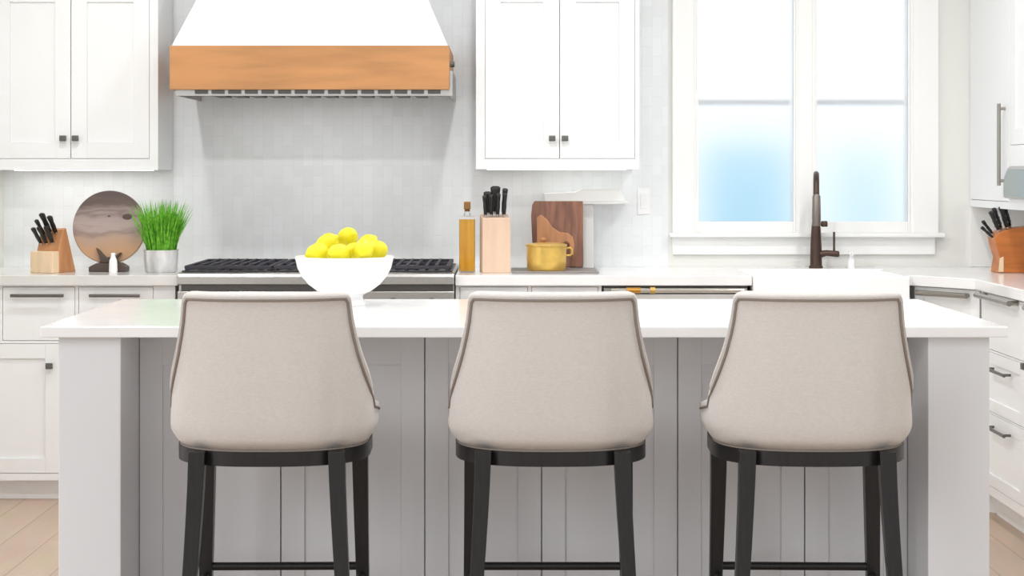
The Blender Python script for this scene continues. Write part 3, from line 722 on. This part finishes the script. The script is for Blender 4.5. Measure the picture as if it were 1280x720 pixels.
def edge_z(phi):
    x,y=plan(abs(phi),A_,B_)
    if y<-.08: return ztop(x)
    z=ztop(A_-.004 if x>A_-.004 else x)
    return max(.700, min(z,.742)-max(0,(y+.10))*.16)
def stool_proto():
    t=D.objects.new('counter_stool',None); COL.objects.link(t)
    zb=.632
    def surf(phi,z,off=0,lean=True):
        x,y=plan(phi,A_,B_)
        k=min(1,max(0,(z-zb)/.05)); k=.905+.095*math.sin(k*PI/2)
        # slight swell around the lumbar
        n=Vector((x,y)).normalized()
        px,py=x*k+n.x*off,y*k+n.y*off
        if py<0: py-= (z-zb)*.10*min(1,-y/B_)
        return Vector((px,py,z))
    bm=BM(); cols=[]; T=.048; edge_pts=[]; bot_pts=[]
    for ph in FULL:
        zt=edge_z(ph); col=[]
        x,y=plan(ph,A_,B_); nrm=Vector((x,y,0)).normalized()
        for i in range(13):
            u=i/12; z=zb+(zt-.012-zb)*u
            bulge=.010*math.sin(PI*min(1,u*1.15))*(1 if abs(ph)<.6 else .3)
            col.append(surf(ph,z,bulge))
        E=col[-1].copy(); ro=max(.15,min(1,(.272-abs(x))/.03)) if y<-.10 else 0; edge_pts.append(E+nrm*.003*ro); bot_pts.append(col[0]+nrm*.002)
        col.append(E+nrm*.014*ro+Vector((0,.006,.004)))
        col.append(E+nrm*.013*ro+Vector((0,.012,.014)))
        col.append(E-nrm*.010+Vector((0,.004,.020)))
        col.append(E-nrm*.034+Vector((0,0,.014)))
        col.append(E-nrm*T+Vector((0,0,.0)))
        for u in (.66,.33,0):
            z=.66+(zt-.012-.66)*u; col.append(surf(ph,z,-T))
        cols.append([bm.verts.new(v) for v in col])
    for a,b in zip(cols,cols[1:]):
        for i in range(len(a)-1): bm.faces.new((a[i],b[i],b[i+1],a[i+1]))
        bm.faces.new((a[-1],b[-1],b[0],a[0]))
    bm.faces.new(cols[0]); bm.faces.new(cols[-1][::-1])
    sh=obj('backrest',bm,FABRIC,t,smooth=True)
    bm=BM(); add_tube(bm,edge_pts,.0036,8); p=obj('piping',bm,PIPING,sh,smooth=True); p['label']='taupe piping along the edge'
    bm=BM(); add_tube(bm,bot_pts,.0034,8); p=obj('piping',bm,PIPING,sh,smooth=True); p['label']='taupe piping along the bottom seam'
    # seat cushion
    bm=BM(); rings=[]
    N=64
    for z,s in ((.632,.80),(.634,.845),(.650,.86),(.690,.86),(.706,.84),(.714,.78),(.718,.5)):
        ring=[]
        for k in range(N):
            x,y=plan(2*PI*k/N,A_,B_+.0,2.6,5.0); ring.append(bm.verts.new((x*s*.97,y*s+.022,z)))
        rings.append(ring)
    for a,b in zip(rings,rings[1:]):
        for k in range(N): bm.faces.new((a[k],a[(k+1)%N],b[(k+1)%N],b[k]))
    bm.faces.new(rings[0][::-1]); bm.faces.new(rings[-1])
    obj('seat',bm,FABRIC,t,smooth=True)
    # frame ring
    bm=BM(); ri=[]
    for sc_,z in ((.935,.594),(.935,.6315),(.80,.6315),(.80,.594)):
        ri.append([bm.verts.new((plan(2*PI*k/80,A_,B_)[0]*sc_,plan(2*PI*k/80,A_,B_)[1]*sc_,z)) for k in range(80)])
    for i in range(4):
        a,b=ri[i],ri[(i+1)%4]
        for k in range(80): bm.faces.new((a[k],a[(k+1)%80],b[(k+1)%80],b[k]))
    obj('seat_frame',bm,EBONY,t,smooth='auto')
    def leg(x0,y0,z0,x1,y1,s0,s1):
        bm=BM(); n=8; prev=None
        for i in range(n+1):
            u=i/n; c=(x0+(x1-x0)*u**1.3,y0+(y1-y0)*u**1.3,z0*(1-u)); s=(s0+(s1-s0)*u)/2
            cur=[bm.verts.new((c[0]+dx*s,c[1]+dy*s,c[2])) for dx,dy in ((-1,-1),(1,-1),(1,1),(-1,1))]
            if prev:
                for k in range(4): bm.faces.new((prev[k],prev[(k+1)%4],cur[(k+1)%4],cur[k]))
            else: bm.faces.new(cur)
            prev=cur
        bm.faces.new(prev[::-1]); return obj('leg',bm,EBONY,t,.002)
    for s in (-1,1):
        leg(s*.176,-.205,.6312,s*.214,-.262,.042,.030)
        leg(s*.210,.195,.5938,s*.222,.222,.044,.030)
    zf=.247
    bm=BM(); add_tube(bm,[(-.202,.205,zf),(.202,.205,zf)],.0115,12); obj('footrest',bm,EBONY,t,smooth='auto')
    for s in (-1,1):
        bm=BM(); add_tube(bm,[(s*.194,-.226,.225),(s*.214,.194,.225)],.010,10); obj('stretcher',bm,EBONY,t,smooth='auto')
    bm=BM(); add_tube(bm,[(-.188,-.235,.18),(.188,-.235,.18)],.010,10); obj('stretcher',bm,EBONY,t,smooth='auto')
    return t
sp0=stool_proto(); ZST=4.668
for i,(cx_,lab) in enumerate(((-.600,'greige upholstered counter stool at the left end of the island, nearest the fruit bowl'),(.127,'greige upholstered counter stool in the middle of the island'),(.803,'greige upholstered counter stool at the right end of the island, in line with the faucet'))):
    o=sp0 if i==0 else copy_tree(sp0)
    o.location=(cx_,ZST,0); o.rotation_euler=(0,0,math.radians((1.0,0,-1.5)[i])); tag(o,lab,'stool','counter stools at the island')

# ------------------------------------------------------------------ added ceiling lamps, out of view, as fill light
i=0
for x in (-1.5,0,1.5):
    for y in (4.75,6.25):
        t=thing('downlight','round added ceiling fill lamp out of view, %s row, %s'%('island' if y<5 else 'rear',{-1.5:'left of the hood',0:'in the middle',1.5:'near the window'}[x]),'ceiling lamp',(x,y,2.75),0,'added ceiling fill lamps')
        bm=BM(); add_lathe(bm,[(.06,-.001),(.085,-.001),(.085,-.006),(.06,-.008)],28); obj('trim_ring',bm,TRIMW,t,smooth='auto')
        bm=BM(); add_lathe(bm,[(0,-.002),(.059,-.002),(.059,-.004),(0,-.004)],28); obj('lens',bm,LAMPM,t)
        L_=D.lights.new('downlight_beam','AREA'); L_.shape='DISK'; L_.size=.12; L_.energy=13 if y<5 else 10; L_.color=(.99,.995,1)
        lo=D.objects.new('downlight_beam',L_); COL.objects.link(lo); lo.parent=t; lo.location=(0,0,-.02)

# slim lamps added under the wall cabinets and hood to brighten the tile
for nm,par,lx,ly,lz,sx_,sy_,en in (('added_task_light','upper_cabinet',.38,.20,-.0005,.6,.02,.45),('added_task_light','upper_cabinet.001',.345,.20,-.0005,.6,.02,.12),('added_hood_light','range_hood',0,-.30,-.002,.7,.05,1.5)):
    pt=D.objects[par]
    bm=BM(); add_box(bm,lx-sx_/2,lx+sx_/2,ly-sy_/2,ly+sy_/2,lz-.002,lz); obj(nm,bm,LAMPM,pt)
    L_=D.lights.new(nm+'_beam','AREA'); L_.shape='RECTANGLE'; L_.size=sx_; L_.size_y=sy_; L_.energy=en; L_.color=(1,.99,.98)
    lo=D.objects.new(nm+'_beam',L_); COL.objects.link(lo); lo.parent=pt; lo.location=(lx,ly,lz-.01)

# ------------------------------------------------------------------ daylight
w=D.worlds.new('World'); SC.world=w; w.use_nodes=True
bg=w.node_tree.nodes['Background']; bg.inputs[0].default_value=(.94,.97,1,1); bg.inputs[1].default_value=.98
sun=D.lights.new('sun','SUN'); sun.energy=0.6; sun.angle=math.radians(25); sun.color=(1,.99,.97)
so_=D.objects.new('sun',sun); COL.objects.link(so_); so_.rotation_euler=(math.radians(70),0,math.radians(-45))

# ------------------------------------------------------------------ camera
cam=D.cameras.new('Camera'); co=D.objects.new('Camera',cam); COL.objects.link(co); SC.camera=co
co.location=(0,0,EYE); co.rotation_euler=(PI/2,0,0)
cam.sensor_width=36; cam.sensor_fit='HORIZONTAL'; cam.lens=F/1280*36
cam.shift_x=(640-VX)/1280; cam.shift_y=-(360-HY)/1280
cam.clip_end=200
SC.view_settings.view_transform='Standard'; SC.view_settings.look='None'; SC.view_settings.gamma=1; SC.view_settings.exposure=0.26
SC.view_settings.use_curve_mapping=False
SC.cycles.use_denoising=True; SC.cycles.max_bounces=10; SC.cycles.diffuse_bounces=6; SC.cycles.transmission_bounces=8
SC.cycles.sample_clamp_indirect=8
